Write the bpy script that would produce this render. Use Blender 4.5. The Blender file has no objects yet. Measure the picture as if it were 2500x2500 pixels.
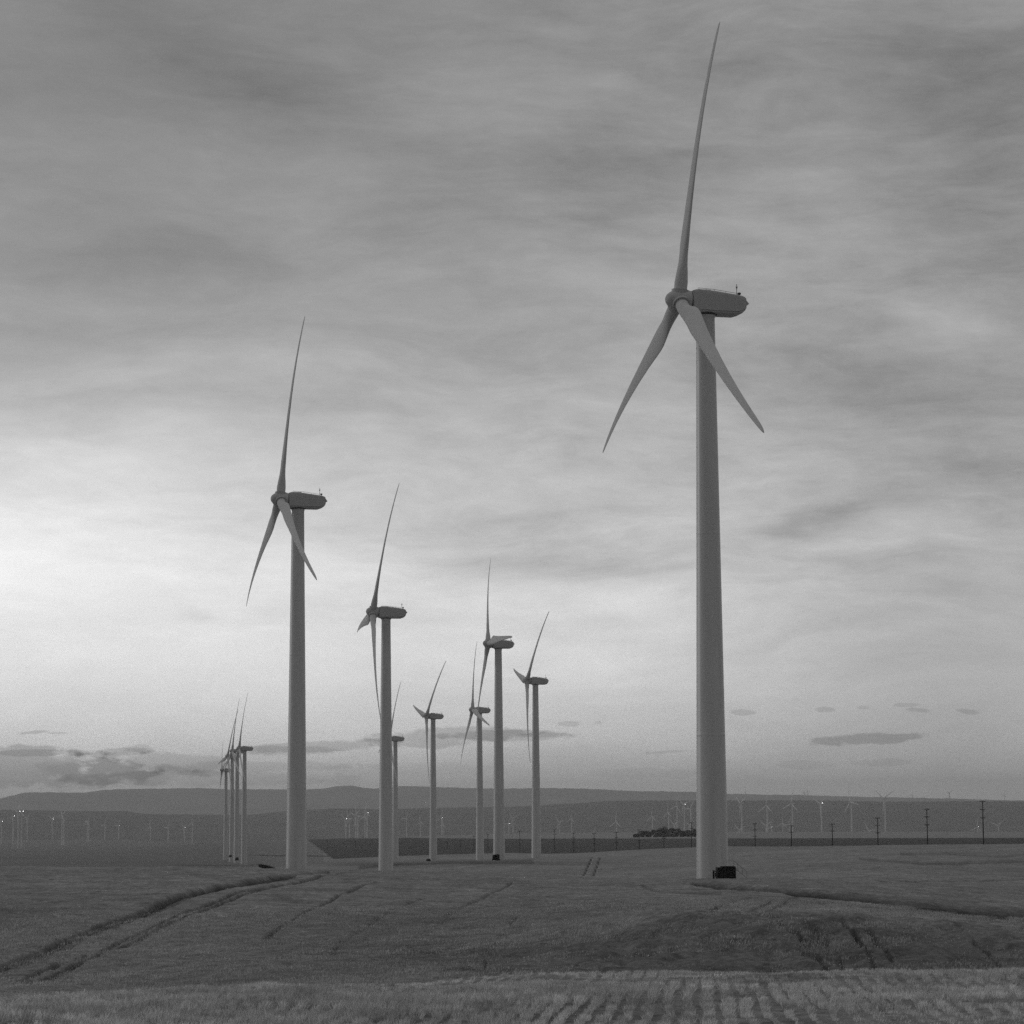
import bpy, math, random
import numpy as np
from mathutils import Matrix, Vector

scene = bpy.context.scene
R = math.radians
# ------------------------------------------------------------------ camera
FPX = 6512.0                        # focal length in pixels of a 2500 px wide frame
PITCH = R(6.5668)
ROLL = R(-0.2556)
cam_d = bpy.data.cameras.new('camera')
cam = bpy.data.objects.new('camera', cam_d)
scene.collection.objects.link(cam)
scene.camera = cam
cam_d.sensor_width = 36.0
cam_d.lens = 36.0 * FPX / 2500.0
cam_d.clip_start = 0.5
cam_d.clip_end = 90000.0
fwd = Vector((0, math.cos(PITCH), math.sin(PITCH)))
u0 = Vector((0, -math.sin(PITCH), math.cos(PITCH)))
r0 = Vector((1, 0, 0))
cr, sr = math.cos(ROLL), math.sin(ROLL)
rgt = cr * r0 + sr * u0
up = -sr * r0 + cr * u0
cam.matrix_world = Matrix(((rgt.x, up.x, -fwd.x, 0), (rgt.y, up.y, -fwd.y, 0), (rgt.z, up.z, -fwd.z, 0), (0, 0, 0, 1)))
scene.render.resolution_x = 1024
scene.render.resolution_y = 1024

# ------------------------------------------------------------------ light
scene.view_settings.view_transform = 'Standard'
scene.view_settings.look = 'None'
scene.view_settings.exposure = 0.0
scene.view_settings.gamma = 1.0
scene.cycles.use_denoising = False
SUN_EL, SUN_AZ = R(6.0), R(-70.0)       # low, well beyond the left edge of the view
sl = bpy.data.lights.new('sun', 'SUN')
sl.energy = 0.42
sl.angle = R(25)
sl.color = (1, 1, 1)
so = bpy.data.objects.new('sun', sl)
scene.collection.objects.link(so)
sd = Vector((math.sin(SUN_AZ) * math.cos(SUN_EL), math.cos(SUN_AZ) * math.cos(SUN_EL), math.sin(SUN_EL)))
so.rotation_euler = (-sd).to_track_quat('-Z', 'Y').to_euler()


class NT:
    """small node builder: every method returns an output socket"""
    def __init__(s, nt):
        s.nt = nt

    def new(s, t, **kw):
        n = s.nt.nodes.new(t)
        for k, v in kw.items():
            setattr(n, k, v)
        return n

    def _in(s, sock, v):
        if isinstance(v, bpy.types.NodeSocket):
            s.nt.links.new(v, sock)
        else:
            sock.default_value = v

    def m(s, op, a, b=0.0, c=0.0, clamp=False):
        n = s.new('ShaderNodeMath', operation=op, use_clamp=clamp)
        for i, v in enumerate((a, b, c)):
            s._in(n.inputs[i], v)
        return n.outputs[0]

    def ramp(s, fac, pts, interp='LINEAR'):
        n = s.new('ShaderNodeValToRGB')
        n.color_ramp.interpolation = interp
        el = n.color_ramp.elements
        while len(el) < len(pts):
            el.new(0.5)
        for e, (p, c) in zip(el, pts):
            e.position = p
            e.color = (c, c, c, 1)
        s._in(n.inputs[0], fac)
        return n.outputs[0]

    def noise(s, vec, scale, detail=4, rough=0.5, dist=0.0):
        n = s.new('ShaderNodeTexNoise')
        n.inputs['Scale'].default_value = scale
        n.inputs['Detail'].default_value = detail
        n.inputs['Roughness'].default_value = rough
        n.inputs['Distortion'].default_value = dist
        s._in(n.inputs['Vector'], vec)
        return n.outputs['Fac']

    def xyz(s, x, y, z=0.0):
        n = s.new('ShaderNodeCombineXYZ')
        for i, v in enumerate((x, y, z)):
            s._in(n.inputs[i], v)
        return n.outputs[0]

    def mixf(s, f, a, b):
        n = s.new('ShaderNodeMix', data_type='FLOAT')
        s._in(n.inputs[0], f)
        s._in(n.inputs[2], a)
        s._in(n.inputs[3], b)
        return n.outputs[0]


world = bpy.data.worlds.new('World')
scene.world = world
world.use_nodes = True
wt = world.node_tree
wt.nodes.clear()
W = NT(wt)
wo = W.new('ShaderNodeOutputWorld')
bg = W.new('ShaderNodeBackground')
wt.links.new(bg.outputs[0], wo.inputs[0])
sky = W.new('ShaderNodeTexSky')
sky.sky_type = 'NISHITA'
sky.sun_disc = False
sky.sun_elevation = SUN_EL
sky.sun_rotation = SUN_AZ
bw = W.new('ShaderNodeRGBToBW')
wt.links.new(sky.outputs[0], bw.inputs[0])
STR = 0.1
bg.inputs['Strength'].default_value = STR
tc = W.new('ShaderNodeTexCoord')
sp = W.new('ShaderNodeSeparateXYZ')
wt.links.new(tc.outputs['Generated'], sp.inputs[0])
az = W.m('ARCTAN2', sp.outputs[0], sp.outputs[1])
el = W.m('ARCSINE', sp.outputs[2])
# sky coordinates in units of about 1/2500 of the picture's width (true angles, not the lens)
U = W.m('MULTIPLY', az, FPX / 1000.0)          # -1.25 .. 1.25 across the view
V = W.m('MULTIPLY', el, FPX / 1000.0)          # 0 at the horizon, about 2.0 at the top
warp1 = W.noise(W.xyz(W.m('MULTIPLY', U, 1.0), W.m('MULTIPLY', V, 2.6), 3.1), 1.3, 3, 0.5)
warp2 = W.noise(W.xyz(W.m('MULTIPLY', U, 1.0), W.m('MULTIPLY', V, 2.6), 9.7), 1.3, 3, 0.5)
Uw = W.m('ADD', U, W.m('MULTIPLY', W.m('SUBTRACT', warp1, 0.5), 0.35))
Vw = W.m('ADD', V, W.m('MULTIPLY', W.m('SUBTRACT', warp2, 0.5), 0.22))
# overcast glow: brightness by height above the horizon, left and right of the view
VM = 2.4
def ys(y):
    return (2000.0 - y) / 1000.0 / VM
vn = W.m('DIVIDE', Vw, VM, clamp=True)
S2L = lambda v: (v / 255.0 / 12.92) if v <= 10 else ((v / 255.0 + 0.055) / 1.055) ** 2.4
def col(pts):
    return W.ramp(vn, [(ys(y), S2L(v)) for y, v in pts], 'B_SPLINE' if False else 'EASE')
left = col([(2000, 200), (1900, 210), (1780, 230), (1600, 240), (1400, 242), (1250, 228), (1120, 204), (960, 178), (800, 153), (560, 138), (200, 128), (-100, 128), (-400, 138)])
midc = col([(2000, 194), (1900, 202), (1780, 217), (1600, 228), (1450, 217), (1300, 198), (1120, 184), (960, 168), (800, 150), (560, 142), (200, 136), (-100, 134), (-400, 140)])
rig = col([(2000, 186), (1900, 186), (1780, 184), (1600, 184), (1450, 182), (1300, 170), (1120, 156), (960, 148), (800, 152), (560, 142), (200, 130), (-100, 138), (-400, 140)])
un = W.m('DIVIDE', W.m('ADD', U, 1.25), 2.5, clamp=True)
f1 = W.ramp(un, [(0.0, 0), (0.5, 1)], 'EASE')
f2 = W.ramp(un, [(0.45, 0), (0.95, 1)], 'EASE')
base = W.mixf(f2, W.mixf(f1, left, midc), rig)
# soft streaks
n1 = W.noise(W.xyz(W.m('ADD', Uw, W.m('MULTIPLY', Vw, 0.55)), W.m('MULTIPLY', Vw, 3.0), 1.7), 1.25, 6, 0.58, 0.15)
n2 = W.noise(W.xyz(W.m('ADD', Uw, W.m('MULTIPLY', Vw, -0.5)), W.m('MULTIPLY', Vw, 5.0), 5.2), 2.6, 7, 0.66, 0.2)
n3 = W.noise(W.xyz(W.m('ADD', U, W.m('MULTIPLY', V, 0.4)), W.m('MULTIPLY', V, 2.4), 8.8), 9.0, 9, 0.75, 0.3)
st = W.m('ADD', W.m('ADD', W.m('MULTIPLY', W.m('SUBTRACT', n1, 0.5), 0.80), W.m('MULTIPLY', W.m('SUBTRACT', n2, 0.5), 0.60)), W.m('MULTIPLY', W.m('SUBTRACT', n3, 0.5), 0.30))
fade = W.ramp(vn, [(0.0, 0.25), (0.12, 0.45), (0.3, 1.0)])
amp_u = W.ramp(un, [(0.15, 0.65), (0.75, 1.2)])
fac = W.m('ADD', 1.0, W.m('MULTIPLY', W.m('MULTIPLY', st, fade), amp_u))
# broad darker and lighter cloud areas: x, y, rx, ry, slope, gain
blobs = [
 (560, 190, 430, 120, .35, -.20), (1350, 360, 480, 80, .12, -.10), (2420, 330, 200, 170, .2, -.24), (1500, 620, 300, 70, -.1, .05),
 (330, 640, 380, 60, -.2, -.13), (1000, 850, 420, 70, .12, -.11), (2250, 945, 340, 48, .02, -.20),
 (1360, 1385, 250, 42, .08, -.34), (2010, 1285, 200, 32, -.22, -.32), (2380, 1180, 170, 60, .1, -.14),
 (2230, 1400, 330, 34, .05, -.10), (2050, 1650, 300, 30, 0, -.05), (520, 1555, 75, 16, .1, -.09),
 (2330, 800, 280, 40, .2, .2), (1900, 430, 260, 110, -.3, .14), (1650, 1460, 420, 60, .05, .07),
 (2250, 1330, 260, 22, -.05, .12), (1700, 1010, 180, 40, .1, .10), (60, 1330, 240, 60, 0, .06), (1180, 300, 250, 60, .1, .05),
]
for (bx, by, rx, ry, sl_, g) in blobs:
    dx = W.m('SUBTRACT', Uw, (bx - 1250) / 1000.0)
    dy = W.m('ADD', W.m('SUBTRACT', Vw, (2000 - by) / 1000.0), W.m('MULTIPLY', dx, sl_))
    q = W.m('ADD', W.m('POWER', W.m('DIVIDE', W.m('ABSOLUTE', dx), rx / 1000.0), 2.0), W.m('POWER', W.m('DIVIDE', W.m('ABSOLUTE', dy), ry / 1000.0), 2.0))
    e = W.m('EXPONENT', W.m('MULTIPLY', q, -1.0))
    fac = W.m('ADD', fac, W.m('MULTIPLY', e, g))
# small crisp clouds low over the horizon
rag = W.noise(W.xyz(U, W.m('MULTIPLY', V, 2.2), 0.3), 14.0, 6, 0.62)
small = [
 (60, 1872, 330, 52, -.06, -.26), (290, 1885, 200, 36, -.02, -.12), (520, 1900, 420, 20, 0, -.13), (290, 1838, 100, 12, .06, -.20), (130, 1838, 160, 8, .0, -.14), (350, 1829, 42, 11, .0, -.14),
 (95, 1789, 42, 6, .1, -.22), (150, 1790, 30, 3, 0, -.16), (0, 1786, 16, 6, 0, -.2), (790, 1822, 190, 15, .06, -.22), (690, 1834, 130, 12, 0, -.14), (640, 1872, 280, 14, 0, -.12), (430, 1862, 160, 26, -.1, -.16),
 (1080, 1802, 210, 24, .05, -.22), (1240, 1800, 150, 15, 0, -.18), (1385, 1771, 30, 7, 0, -.15), (1458, 1769, 10, 5, 0, -.1),
 (1330, 1797, 60, 6, 0, -.12), (1810, 1745, 34, 8, 0, -.17), (2005, 1740, 26, 7, 0, -.15), (2100, 1737, 18, 5, 0, -.12), (2205, 1731, 30, 5, 0, -.13),
 (2228, 1744, 30, 7, -.1, -.15), (2348, 1749, 34, 9, -.1, -.16), (2090, 1813, 170, 14, .05, -.25), (1625, 1840, 62, 5, .06, -.14),
 (1600, 1890, 170, 14, 0, -.08), (2140, 1868, 85, 10, .0, -.11), (1960, 1873, 70, 12, 0, -.09), (1000, 1880, 260, 18, 0, -.05), (750, 1790, 45, 3, 0, -.08),
]
for (bx, by, rx, ry, sl_, g) in small:
    dx = W.m('SUBTRACT', U, (bx - 1250) / 1000.0)
    dy = W.m('ADD', W.m('SUBTRACT', V, (2000 - by) / 1000.0), W.m('MULTIPLY', dx, -sl_))
    q = W.m('ADD', W.m('POWER', W.m('DIVIDE', W.m('ABSOLUTE', dx), rx / 1000.0), 2.0), W.m('POWER', W.m('DIVIDE', W.m('ABSOLUTE', dy), ry / 1000.0), 2.0))
    t = W.m('ADD', W.m('SUBTRACT', 1.0, q), W.m('MULTIPLY', W.m('SUBTRACT', rag, 0.5), 3.4))
    e = W.m('MULTIPLY_ADD', t, 2.0, 0.1, clamp=True)
    fac = W.m('ADD', fac, W.m('MULTIPLY', e, g * 1.3))
cloud = W.m('MULTIPLY', W.m('MULTIPLY', base, fac), 1.18)
# away from the view the cloud cover is plain: darker behind the camera, brighter overhead
frontness = W.ramp(W.m('DIVIDE', W.m('ABSOLUTE', az), math.pi, clamp=True), [(0.10, 1.0), (0.5, 0.0)], 'EASE')
OVERHEAD, BEHIND, BEHIND_H = 0.56, 0.10, 0.42
el_n = W.m('DIVIDE', el, math.pi / 2, clamp=True)
back = W.ramp(el_n, [(0.0, BEHIND_H), (0.12, BEHIND), (0.4, 0.2), (1.0, OVERHEAD)])
low = W.mixf(frontness, back, cloud)
hi = W.ramp(el_n, [(0.22, 0.0), (0.5, 1.0)], 'EASE')
clouds = W.mixf(hi, low, back)
# 8 percent clear twilight sky shows through the cloud sheet
tot = W.mixf(0.06, W.m('DIVIDE', clouds, STR), bw.outputs[0])
wt.links.new(tot, bg.inputs['Color'])
world.cycles.sampling_method = 'MANUAL'
world.cycles.sample_map_resolution = 1024

# ------------------------------------------------------------------ helpers
COL = scene.collection


def px_ray(x, y):
    """unit-forward ray through a point of the 2500 px picture"""
    a, b = float(x - 1250.0) / FPX, float(1250.0 - y) / FPX
    return fwd + a * rgt + b * up


def at(x, y, Y):
    d = px_ray(x, y)
    return d * (float(Y) / d.y)


def tag(o, label=None, cat=None, group=None, kind=None):
    if label: o['label'] = label
    if cat: o['category'] = cat
    if group: o['group'] = group
    if kind: o['kind'] = kind
    return o


def empty(name, loc, rz=0.0):
    o = bpy.data.objects.new(name, None)
    o.location = loc
    o.rotation_euler = (0, 0, rz)
    o.empty_display_size = 1.0
    COL.objects.link(o)
    return o


def link(name, me, parent=None, mat=None, smooth=False):
    if mat and not me.materials:
        me.materials.append(mat)
    if smooth:
        me.polygons.foreach_set('use_smooth', [True] * len(me.polygons))
    o = bpy.data.objects.new(name, me)
    COL.objects.link(o)
    if parent:
        o.parent = parent
    return o


class MB:
    """collects shapes into one mesh"""
    def __init__(s):
        s.v, s.f = [], []

    def add(s, v, f):
        k = len(s.v)
        s.v += [tuple(p) for p in v]
        s.f += [tuple(i + k for i in q) for q in f]
        return s

    def box(s, c, d, rz=0.0):
        cx, cy, cz = c
        hx, hy, hz = d[0] / 2, d[1] / 2, d[2] / 2
        ca, sa = math.cos(rz), math.sin(rz)
        v = []
        for z in (-hz, hz):
            for x, y in ((-hx, -hy), (hx, -hy), (hx, hy), (-hx, hy)):
                v.append((cx + x * ca - y * sa, cy + x * sa + y * ca, cz + z))
        return s.add(v, [(3, 2, 1, 0), (4, 5, 6, 7), (0, 1, 5, 4), (1, 2, 6, 5), (2, 3, 7, 6), (3, 0, 4, 7)])

    def tube(s, pts, rads, n=10, caps=True):
        pts = [Vector(p) for p in pts]
        if not hasattr(rads, '__len__'):
            rads = [rads] * len(pts)
        v, f = [], []
        for i, p in enumerate(pts):
            d = (pts[min(i + 1, len(pts) - 1)] - pts[max(i - 1, 0)]).normalized()
            a = d.cross(Vector((0, 0, 1)))
            if a.length < 0.01:
                a = Vector((1, 0, 0))
            a.normalize()
            b = d.cross(a)
            for k in range(n):
                t = 2 * math.pi * k / n
                v.append(p + (a * math.cos(t) + b * math.sin(t)) * rads[i])
        for i in range(len(pts) - 1):
            for k in range(n):
                f.append((i * n + k, (i + 1) * n + k, (i + 1) * n + (k + 1) % n, i * n + (k + 1) % n))
        if caps:
            f.append(tuple(range(n)))
            f.append(tuple(reversed(range((len(pts) - 1) * n, len(pts) * n))))
        return s.add(v, f)

    def lathe(s, prof, n=24, M=None):
        """profile of (radius, height) turned about Z, then moved by M"""
        v, f = [], []
        for r_, z in prof:
            for k in range(n):
                t = 2 * math.pi * k / n
                p = Vector((r_ * math.cos(t), r_ * math.sin(t), z))
                v.append(M @ p if M else p)
        for i in range(len(prof) - 1):
            for k in range(n):
                f.append((i * n + k, i * n + (k + 1) % n, (i + 1) * n + (k + 1) % n, (i + 1) * n + k))
        f.append(tuple(reversed(range(n))))
        f.append(tuple(range((len(prof) - 1) * n, len(prof) * n)))
        return s.add(v, f)

    def mesh(s, name):
        me = bpy.data.meshes.new(name)
        me.from_pydata(s.v, [], s.f)
        me.update()
        return me

    def build(s, name, mat, parent=None, smooth=False):
        return link(name, s.mesh(name), parent, mat, smooth)


def mat_plain(name, val, rough=0.6, spec=0.4, var=0.0, scale=1.0, bump=0.0, streak=False):
    m = bpy.data.materials.new(name)
    m.use_nodes = True
    n = NT(m.node_tree)
    b = m.node_tree.nodes['Principled BSDF']
    b.inputs['Roughness'].default_value = rough
    b.inputs['Specular IOR Level'].default_value = spec
    if var or bump:
        t = n.new('ShaderNodeTexCoord').outputs['Object']
        if streak:
            mp = n.new('ShaderNodeMapping')
            mp.inputs['Scale'].default_value = (1, 1, 0.06)
            m.node_tree.links.new(t, mp.inputs[0])
            t = mp.outputs[0]
        f = n.noise(t, scale, 6, 0.6)
        g = n.ramp(f, [(0.25, val * (1 - var)), (0.75, val * (1 + var))])
        m.node_tree.links.new(g, b.inputs['Base Color'])
        if bump:
            bp = n.new('ShaderNodeBump')
            bp.inputs['Strength'].default_value = bump
            bp.inputs['Distance'].default_value = 0.05
            m.node_tree.links.new(f, bp.inputs['Height'])
            m.node_tree.links.new(bp.outputs[0], b.inputs['Normal'])
    else:
        b.inputs['Base Color'].default_value = (val, val, val, 1)
    return m


def mat_emit(name, s):
    m = bpy.data.materials.new(name)
    m.use_nodes = True
    b = m.node_tree.nodes['Principled BSDF']
    b.inputs['Emission Color'].default_value = (1, 1, 1, 1)
    b.inputs['Emission Strength'].default_value = s
    return m


M_TOWER = mat_plain('tower_paint', 0.6, 0.34, 0.6, 0.11, 0.9, streak=True)
M_BLADE = mat_plain('blade_gelcoat', 0.56, 0.55, 0.25, 0.05, 0.5)
M_NAC = mat_plain('nacelle_shell', 0.46, 0.5, 0.45, 0.08, 1.2)
M_DARK = mat_plain('dark_metal', 0.035, 0.6, 0.4, 0.2, 3.0)
M_KIOSK = mat_plain('dark_green_steel', 0.012, 0.7, 0.2, 0.3, 2.0)
M_RAIL = mat_plain('galvanised_rail', 0.35, 0.5, 0.5, 0.1, 5.0)
M_POLE = mat_plain('creosoted_wood', 0.022, 0.85, 0.2, 0.3, 2.0)
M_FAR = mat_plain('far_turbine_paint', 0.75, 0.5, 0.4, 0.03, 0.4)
M_BEACON = mat_emit('lit_beacon', 9.0)
M_BARK = mat_plain('bark', 0.05, 0.9, 0.2, 0.3, 3.0)
M_LEAF = mat_plain('dark_foliage', 0.008, 0.8, 0.2, 0.45, 0.35)
M_WEED = mat_plain('dark_weeds', 0.022, 0.9, 0.1, 0.4, 0.8)

# ------------------------------------------------------------------ terrain
def pchip_slopes(x, y):
    x = np.asarray(x, float); y = np.asarray(y, float)
    h = np.diff(x); d = np.diff(y) / h
    m = np.zeros_like(y)
    for i in range(1, len(x) - 1):
        if d[i - 1] * d[i] > 0:
            w1, w2 = 2 * h[i] + h[i - 1], h[i] + 2 * h[i - 1]
            m[i] = (w1 + w2) / (w1 / d[i - 1] + w2 / d[i])
    m[0], m[-1] = d[0], d[-1]
    return m


def pchip(x, y, q):
    x = np.asarray(x, float); y = np.asarray(y, float)
    m = pchip_slopes(x, y)
    q = np.clip(q, x[0], x[-1])
    i = np.clip(np.searchsorted(x, q) - 1, 0, len(x) - 2)
    h = x[i + 1] - x[i]; t = (q - x[i]) / h
    return ((1 + 2 * t) * (1 - t) ** 2) * y[i] + t * (1 - t) ** 2 * h * m[i] + t * t * (3 - 2 * t) * y[i + 1] + t * t * (t - 1) * h * m[i + 1]


DN = [3, 8, 25, 42, 70, 95, 130, 155, 180, 205, 240, 300, 369, 440, 520, 620, 760, 1000, 1250, 1600, 2050, 2700, 4000, 6000, 8500, 12000, 13500, 16000, 34000]
CX = [0, 300, 600, 950, 1250, 1500, 1740, 2100, 2500]
# how far below the level horizon (in the 1/6512 rad units of the view) the land lies, by bearing and distance
PR = {
 0: [4100, 1570, 660, 480, 438, 455, 446, 400, 345, 298, 246, 170, 120, 101, 108, 114, 116, 112, 107, 100, 92, 84, 72, 62, 54, 40, 60, 52, 24],
 300: [4100, 1570, 665, 492, 426, 446, 438, 392, 336, 290, 240, 170, 124, 107, 114, 122, 124, 118, 112, 103, 94, 86, 74, 62, 54, 41, 60, 52, 24],
 600: [4100, 1570, 670, 500, 416, 440, 428, 386, 328, 286, 238, 172, 128, 112, 122, 134, 134, 124, 116, 108, 99, 88, 62, 48, 62, 58, 58, 52, 24],
 950: [4100, 1570, 672, 502, 408, 436, 424, 378, 322, 282, 238, 178, 136, 122, 132, 144, 142, 112, 104, 99, 88, 66, 46, 41, 62, 60, 58, 52, 24],
 1250: [4100, 1570, 672, 503, 397, 430, 422, 372, 308, 270, 232, 184, 146, 133, 146, 138, 120, 97, 95, 94, 82, 66, 46, 35, 64, 60, 58, 52, 24],
 1500: [4100, 1570, 672, 503, 391, 424, 430, 368, 272, 242, 214, 184, 156, 147, 150, 140, 118, 96, 88, 79, 80, 64, 46, 34, 64, 60, 58, 52, 24],
 1740: [4100, 1570, 672, 503, 386, 420, 430, 372, 234, 237, 206, 185, 145, 152, 138, 128, 110, 88, 77, 71, 74, 60, 46, 36, 66, 60, 58, 52, 24],
 2100: [4100, 1570, 672, 503, 380, 414, 428, 366, 248, 249, 222, 196, 162, 150, 126, 116, 98, 76, 71, 74, 66, 56, 45, 38, 66, 60, 58, 52, 24],
 2500: [4100, 1570, 672, 503, 375, 410, 424, 360, 266, 267, 252, 242, 196, 166, 140, 118, 94, 72, 70, 68, 60, 54, 46, 41, 66, 60, 58, 52, 24],
}
P_ = np.array([PR[c] for c in CX], float)     # columns x nodes
LD = np.log(np.array(DN, float))


def terrain_drop(cx, D):
    """cx, D arrays (same shape): pixels below the horizon"""
    cx = np.asarray(cx, float); D = np.asarray(D, float)
    cxc = np.clip(cx, 0, 2500)
    ld = np.log(np.clip(D, DN[0], DN[-1]))
    # interpolate every column profile at ld, then across the columns
    prof = [pchip(LD, P_[i], ld) for i in range(len(CX))]
    cxs = np.array(CX, float)
    i = np.clip(np.searchsorted(cxs, cxc) - 1, 0, len(CX) - 2)
    h = cxs[i + 1] - cxs[i]; t = (cxc - cxs[i]) / h
    pr = np.array(prof)
    d = np.diff(pr, axis=0) / np.diff(cxs).reshape((-1,) + (1,) * ld.ndim)
    ms = np.concatenate([d[:1], (d[1:] + d[:-1]) / 2, d[-1:]])
    def g(a, k): return np.take_along_axis(a, k[None], axis=0)[0]
    y0, y1, m0, m1 = g(pr, i), g(pr, i + 1), g(ms, i), g(ms, i + 1)
    return ((1 + 2 * t) * (1 - t) ** 2) * y0 + t * (1 - t) ** 2 * h * m0 + t * t * (3 - 2 * t) * y1 + t * t * (t - 1) * h * m1


def terrain_z_polar(azim, D):
    """azim measured from +Y to +X"""
    a = np.asarray(azim, float)
    cx = 1250 + FPX * a
    # behind the camera the left and the right land blend into each other
    back_t = np.clip((np.abs(a) - 0.6) / (math.pi - 0.6), 0, 1)
    back_t = back_t * back_t * (3 - 2 * back_t) * 0.5
    z1 = terrain_drop(cx, D)
    z2 = terrain_drop(2500 - cx, D)
    d = z1 * (1 - back_t) + z2 * back_t
    roll = -math.sin(ROLL) * np.clip(cx - 1250, -1250, 1250)
    return -(d - roll * 0.0) / FPX * D


def terrain_z(X, Y):
    a = math.atan2(X, Y); D = math.hypot(X, Y)
    # picture rows were read with the camera's small roll: undo it
    return float(ground_z(np.array([a]), np.array([D]))[0])


def roll_fix(a, D):
    cx = np.clip(a * FPX, -1250, 1250)
    # the level horizon is tilted in the picture by the roll angle
    return -(math.tan(ROLL) * cx) / FPX * D


def ground_z(a, D):
    w = 1 - np.clip((np.abs(a) - 0.3) / 0.5, 0, 1)
    return terrain_z_polar(a, D) + roll_fix(a, D) * w


# value noise for the relief of the crop
rng = np.random.default_rng(7)
_tab = rng.random((256, 256))
def vnoise(x, y):
    xi = np.floor(x).astype(int); yi = np.floor(y).astype(int)
    fx = x - xi; fy = y - yi
    fx = fx * fx * (3 - 2 * fx); fy = fy * fy * (3 - 2 * fy)
    a = _tab[xi & 255, yi & 255]; b = _tab[(xi + 1) & 255, yi & 255]
    c = _tab[xi & 255, (yi + 1) & 255]; d = _tab[(xi + 1) & 255, (yi + 1) & 255]
    return (a * (1 - fx) + b * fx) * (1 - fy) + (c * (1 - fx) + d * fx) * fy - 0.5


# wheel tracks and ditches, read as points of the view and laid on the land: points, half width (px)
TRACKS = [
 ([(-40, 2375), (0, 2359), (123, 2313), (226, 2268), (323, 2233), (453, 2184), (550, 2159.5), (647, 2144), (740, 2133), (802, 2127)], 9, 2.6, 1.0),
 ([(-40, 2384), (0, 2367), (123, 2321), (226, 2277), (323, 2241), (453, 2191), (550, 2165), (647, 2149), (720, 2140)], 15, 3.2, .5),
 ([(-40, 2392), (26, 2366), (140, 2322), (240, 2280), (340, 2240), (453, 2196)], 5, 3, .45),
 ([(40, 2398), (78, 2381), (200, 2340), (323, 2288), (453, 2226), (582, 2181), (712, 2153), (841, 2129)], 4.5, 1.8, 1.0),
 ([(60, 2402), (116, 2385), (291, 2317), (420, 2252), (550, 2200), (679, 2161), (763, 2145)], 5, 1.8, 1.0),
 ([(631, 2300), (679, 2268), (744, 2229), (841, 2178), (919, 2155)], 5, 1.5, .6),
 ([(800, 2335), (860, 2284), (919, 2246), (970, 2216), (1040, 2190)], 5, 2, .35),
 ([(1184, 2359), (1197, 2313), (1228, 2275), (1262, 2240)], 5, 3, .35),
 ([(1090, 2235), (1165, 2197), (1250, 2155)], 5, 2, .4),
 ([(1010, 2290), (1080, 2250), (1150, 2225)], 4, 3, .25),
 ([(1690, 2157), (1800, 2166), (1950, 2178), (2100, 2191), (2250, 2208), (2400, 2227), (2520, 2242)], 2.5, 17, 1.0),
 ([(2150, 2154), (2220, 2153), (2400, 2149), (2520, 2147)], 1.6, 1.4, .7),
 ([(1726, 2222), (1780, 2205), (1832, 2190)], 4, 2.5, .6),
 ([(1813, 2232), (1850, 2215), (1897, 2197), (1949, 2187)], 4, 2.5, .65),
 ([(1848, 2238), (1890, 2218), (1929, 2200)], 4.5, 2.5, .65),
 ([(1900, 2250), (1935, 2268), (1965, 2296), (1992, 2328), (2020, 2372)], 6, 8, .6),
 ([(1965, 2255), (2010, 2285), (2045, 2325), (2062, 2370)], 6, 7, .35),
 ([(1960, 2330), (1985, 2340), (2005, 2352)], 7, 7, .5),
 ([(2380, 2300), (2420, 2330), (2445, 2360)], 4, 5, .4),
 ([(1845, 2290), (1800, 2300), (1760, 2298)], 4, 4, .35),
 ([(2060, 2262), (2092, 2290), (2117, 2318), (2130, 2350), (2136, 2372)], 6, 7, .65),
 ([(2110, 2270), (2140, 2296), (2164, 2325), (2178, 2350)], 5, 6, .5),
 ([(1424, 2137), (1445, 2093)], 2.2, 1.6, .8),
 ([(1448, 2137), (1465, 2093)], 2.2, 1.6, .8),
 ([(0, 2093), (200, 2092), (430, 2087), (560, 2086), (700, 2089), (930, 2090)], 1.4, 1.4, .9),
 ([(430, 2112), (600, 2113), (640, 2110)], 1.2, 1.2, .6),
 ([(880, 2118), (960, 2110), (1100, 2104), (1300, 2103)], 4.0, 5, .55),
 ([(1573, 2163), (1620, 2176), (1700, 2180), (1760, 2180)], 5, 5, .28),
 ([(1380, 2272), (1450, 2285), (1560, 2290), (1650, 2288)], 8, 8, .25),
 ([(1550, 2322), (1600, 2320), (1640, 2318)], 5, 7, .55),
 ([(1780, 2299), (1840, 2296)], 4, 4, .5),
 ([(2200, 2085), (2300, 2084), (2420, 2090), (2520, 2085)], 3.5, 3.5, .35),
 ([(2100, 2096), (2250, 2108), (2400, 2106), (2520, 2103)], 4, 4, .45),
]


def seg_field(px, py, pts, w0, w1):
    best = np.zeros_like(px)
    n = len(pts) - 1
    for i in range(n):
        (x0, y0), (x1, y1) = pts[i], pts[i + 1]
        dx, dy = x1 - x0, y1 - y0
        t = np.clip(((px - x0) * dx + (py - y0) * dy) / (dx * dx + dy * dy), 0, 1)
        d = np.hypot(px - x0 - t * dx, (py - y0 - t * dy))
        w = w0 + (w1 - w0) * (i + t) / n
        best = np.maximum(best, np.clip(1.35 - d / w, 0, 1))
    return best * best * (3 - 2 * best)


def to_px(X, Y, Z):
    fw = Y * fwd.y + Z * fwd.z
    a = X * rgt.x + Y * rgt.y + Z * rgt.z
    b = X * up.x + Y * up.y + Z * up.z
    fw = np.maximum(fw, 0.01)
    return 1250 + FPX * a / fw, 1250 - FPX * b / fw


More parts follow.
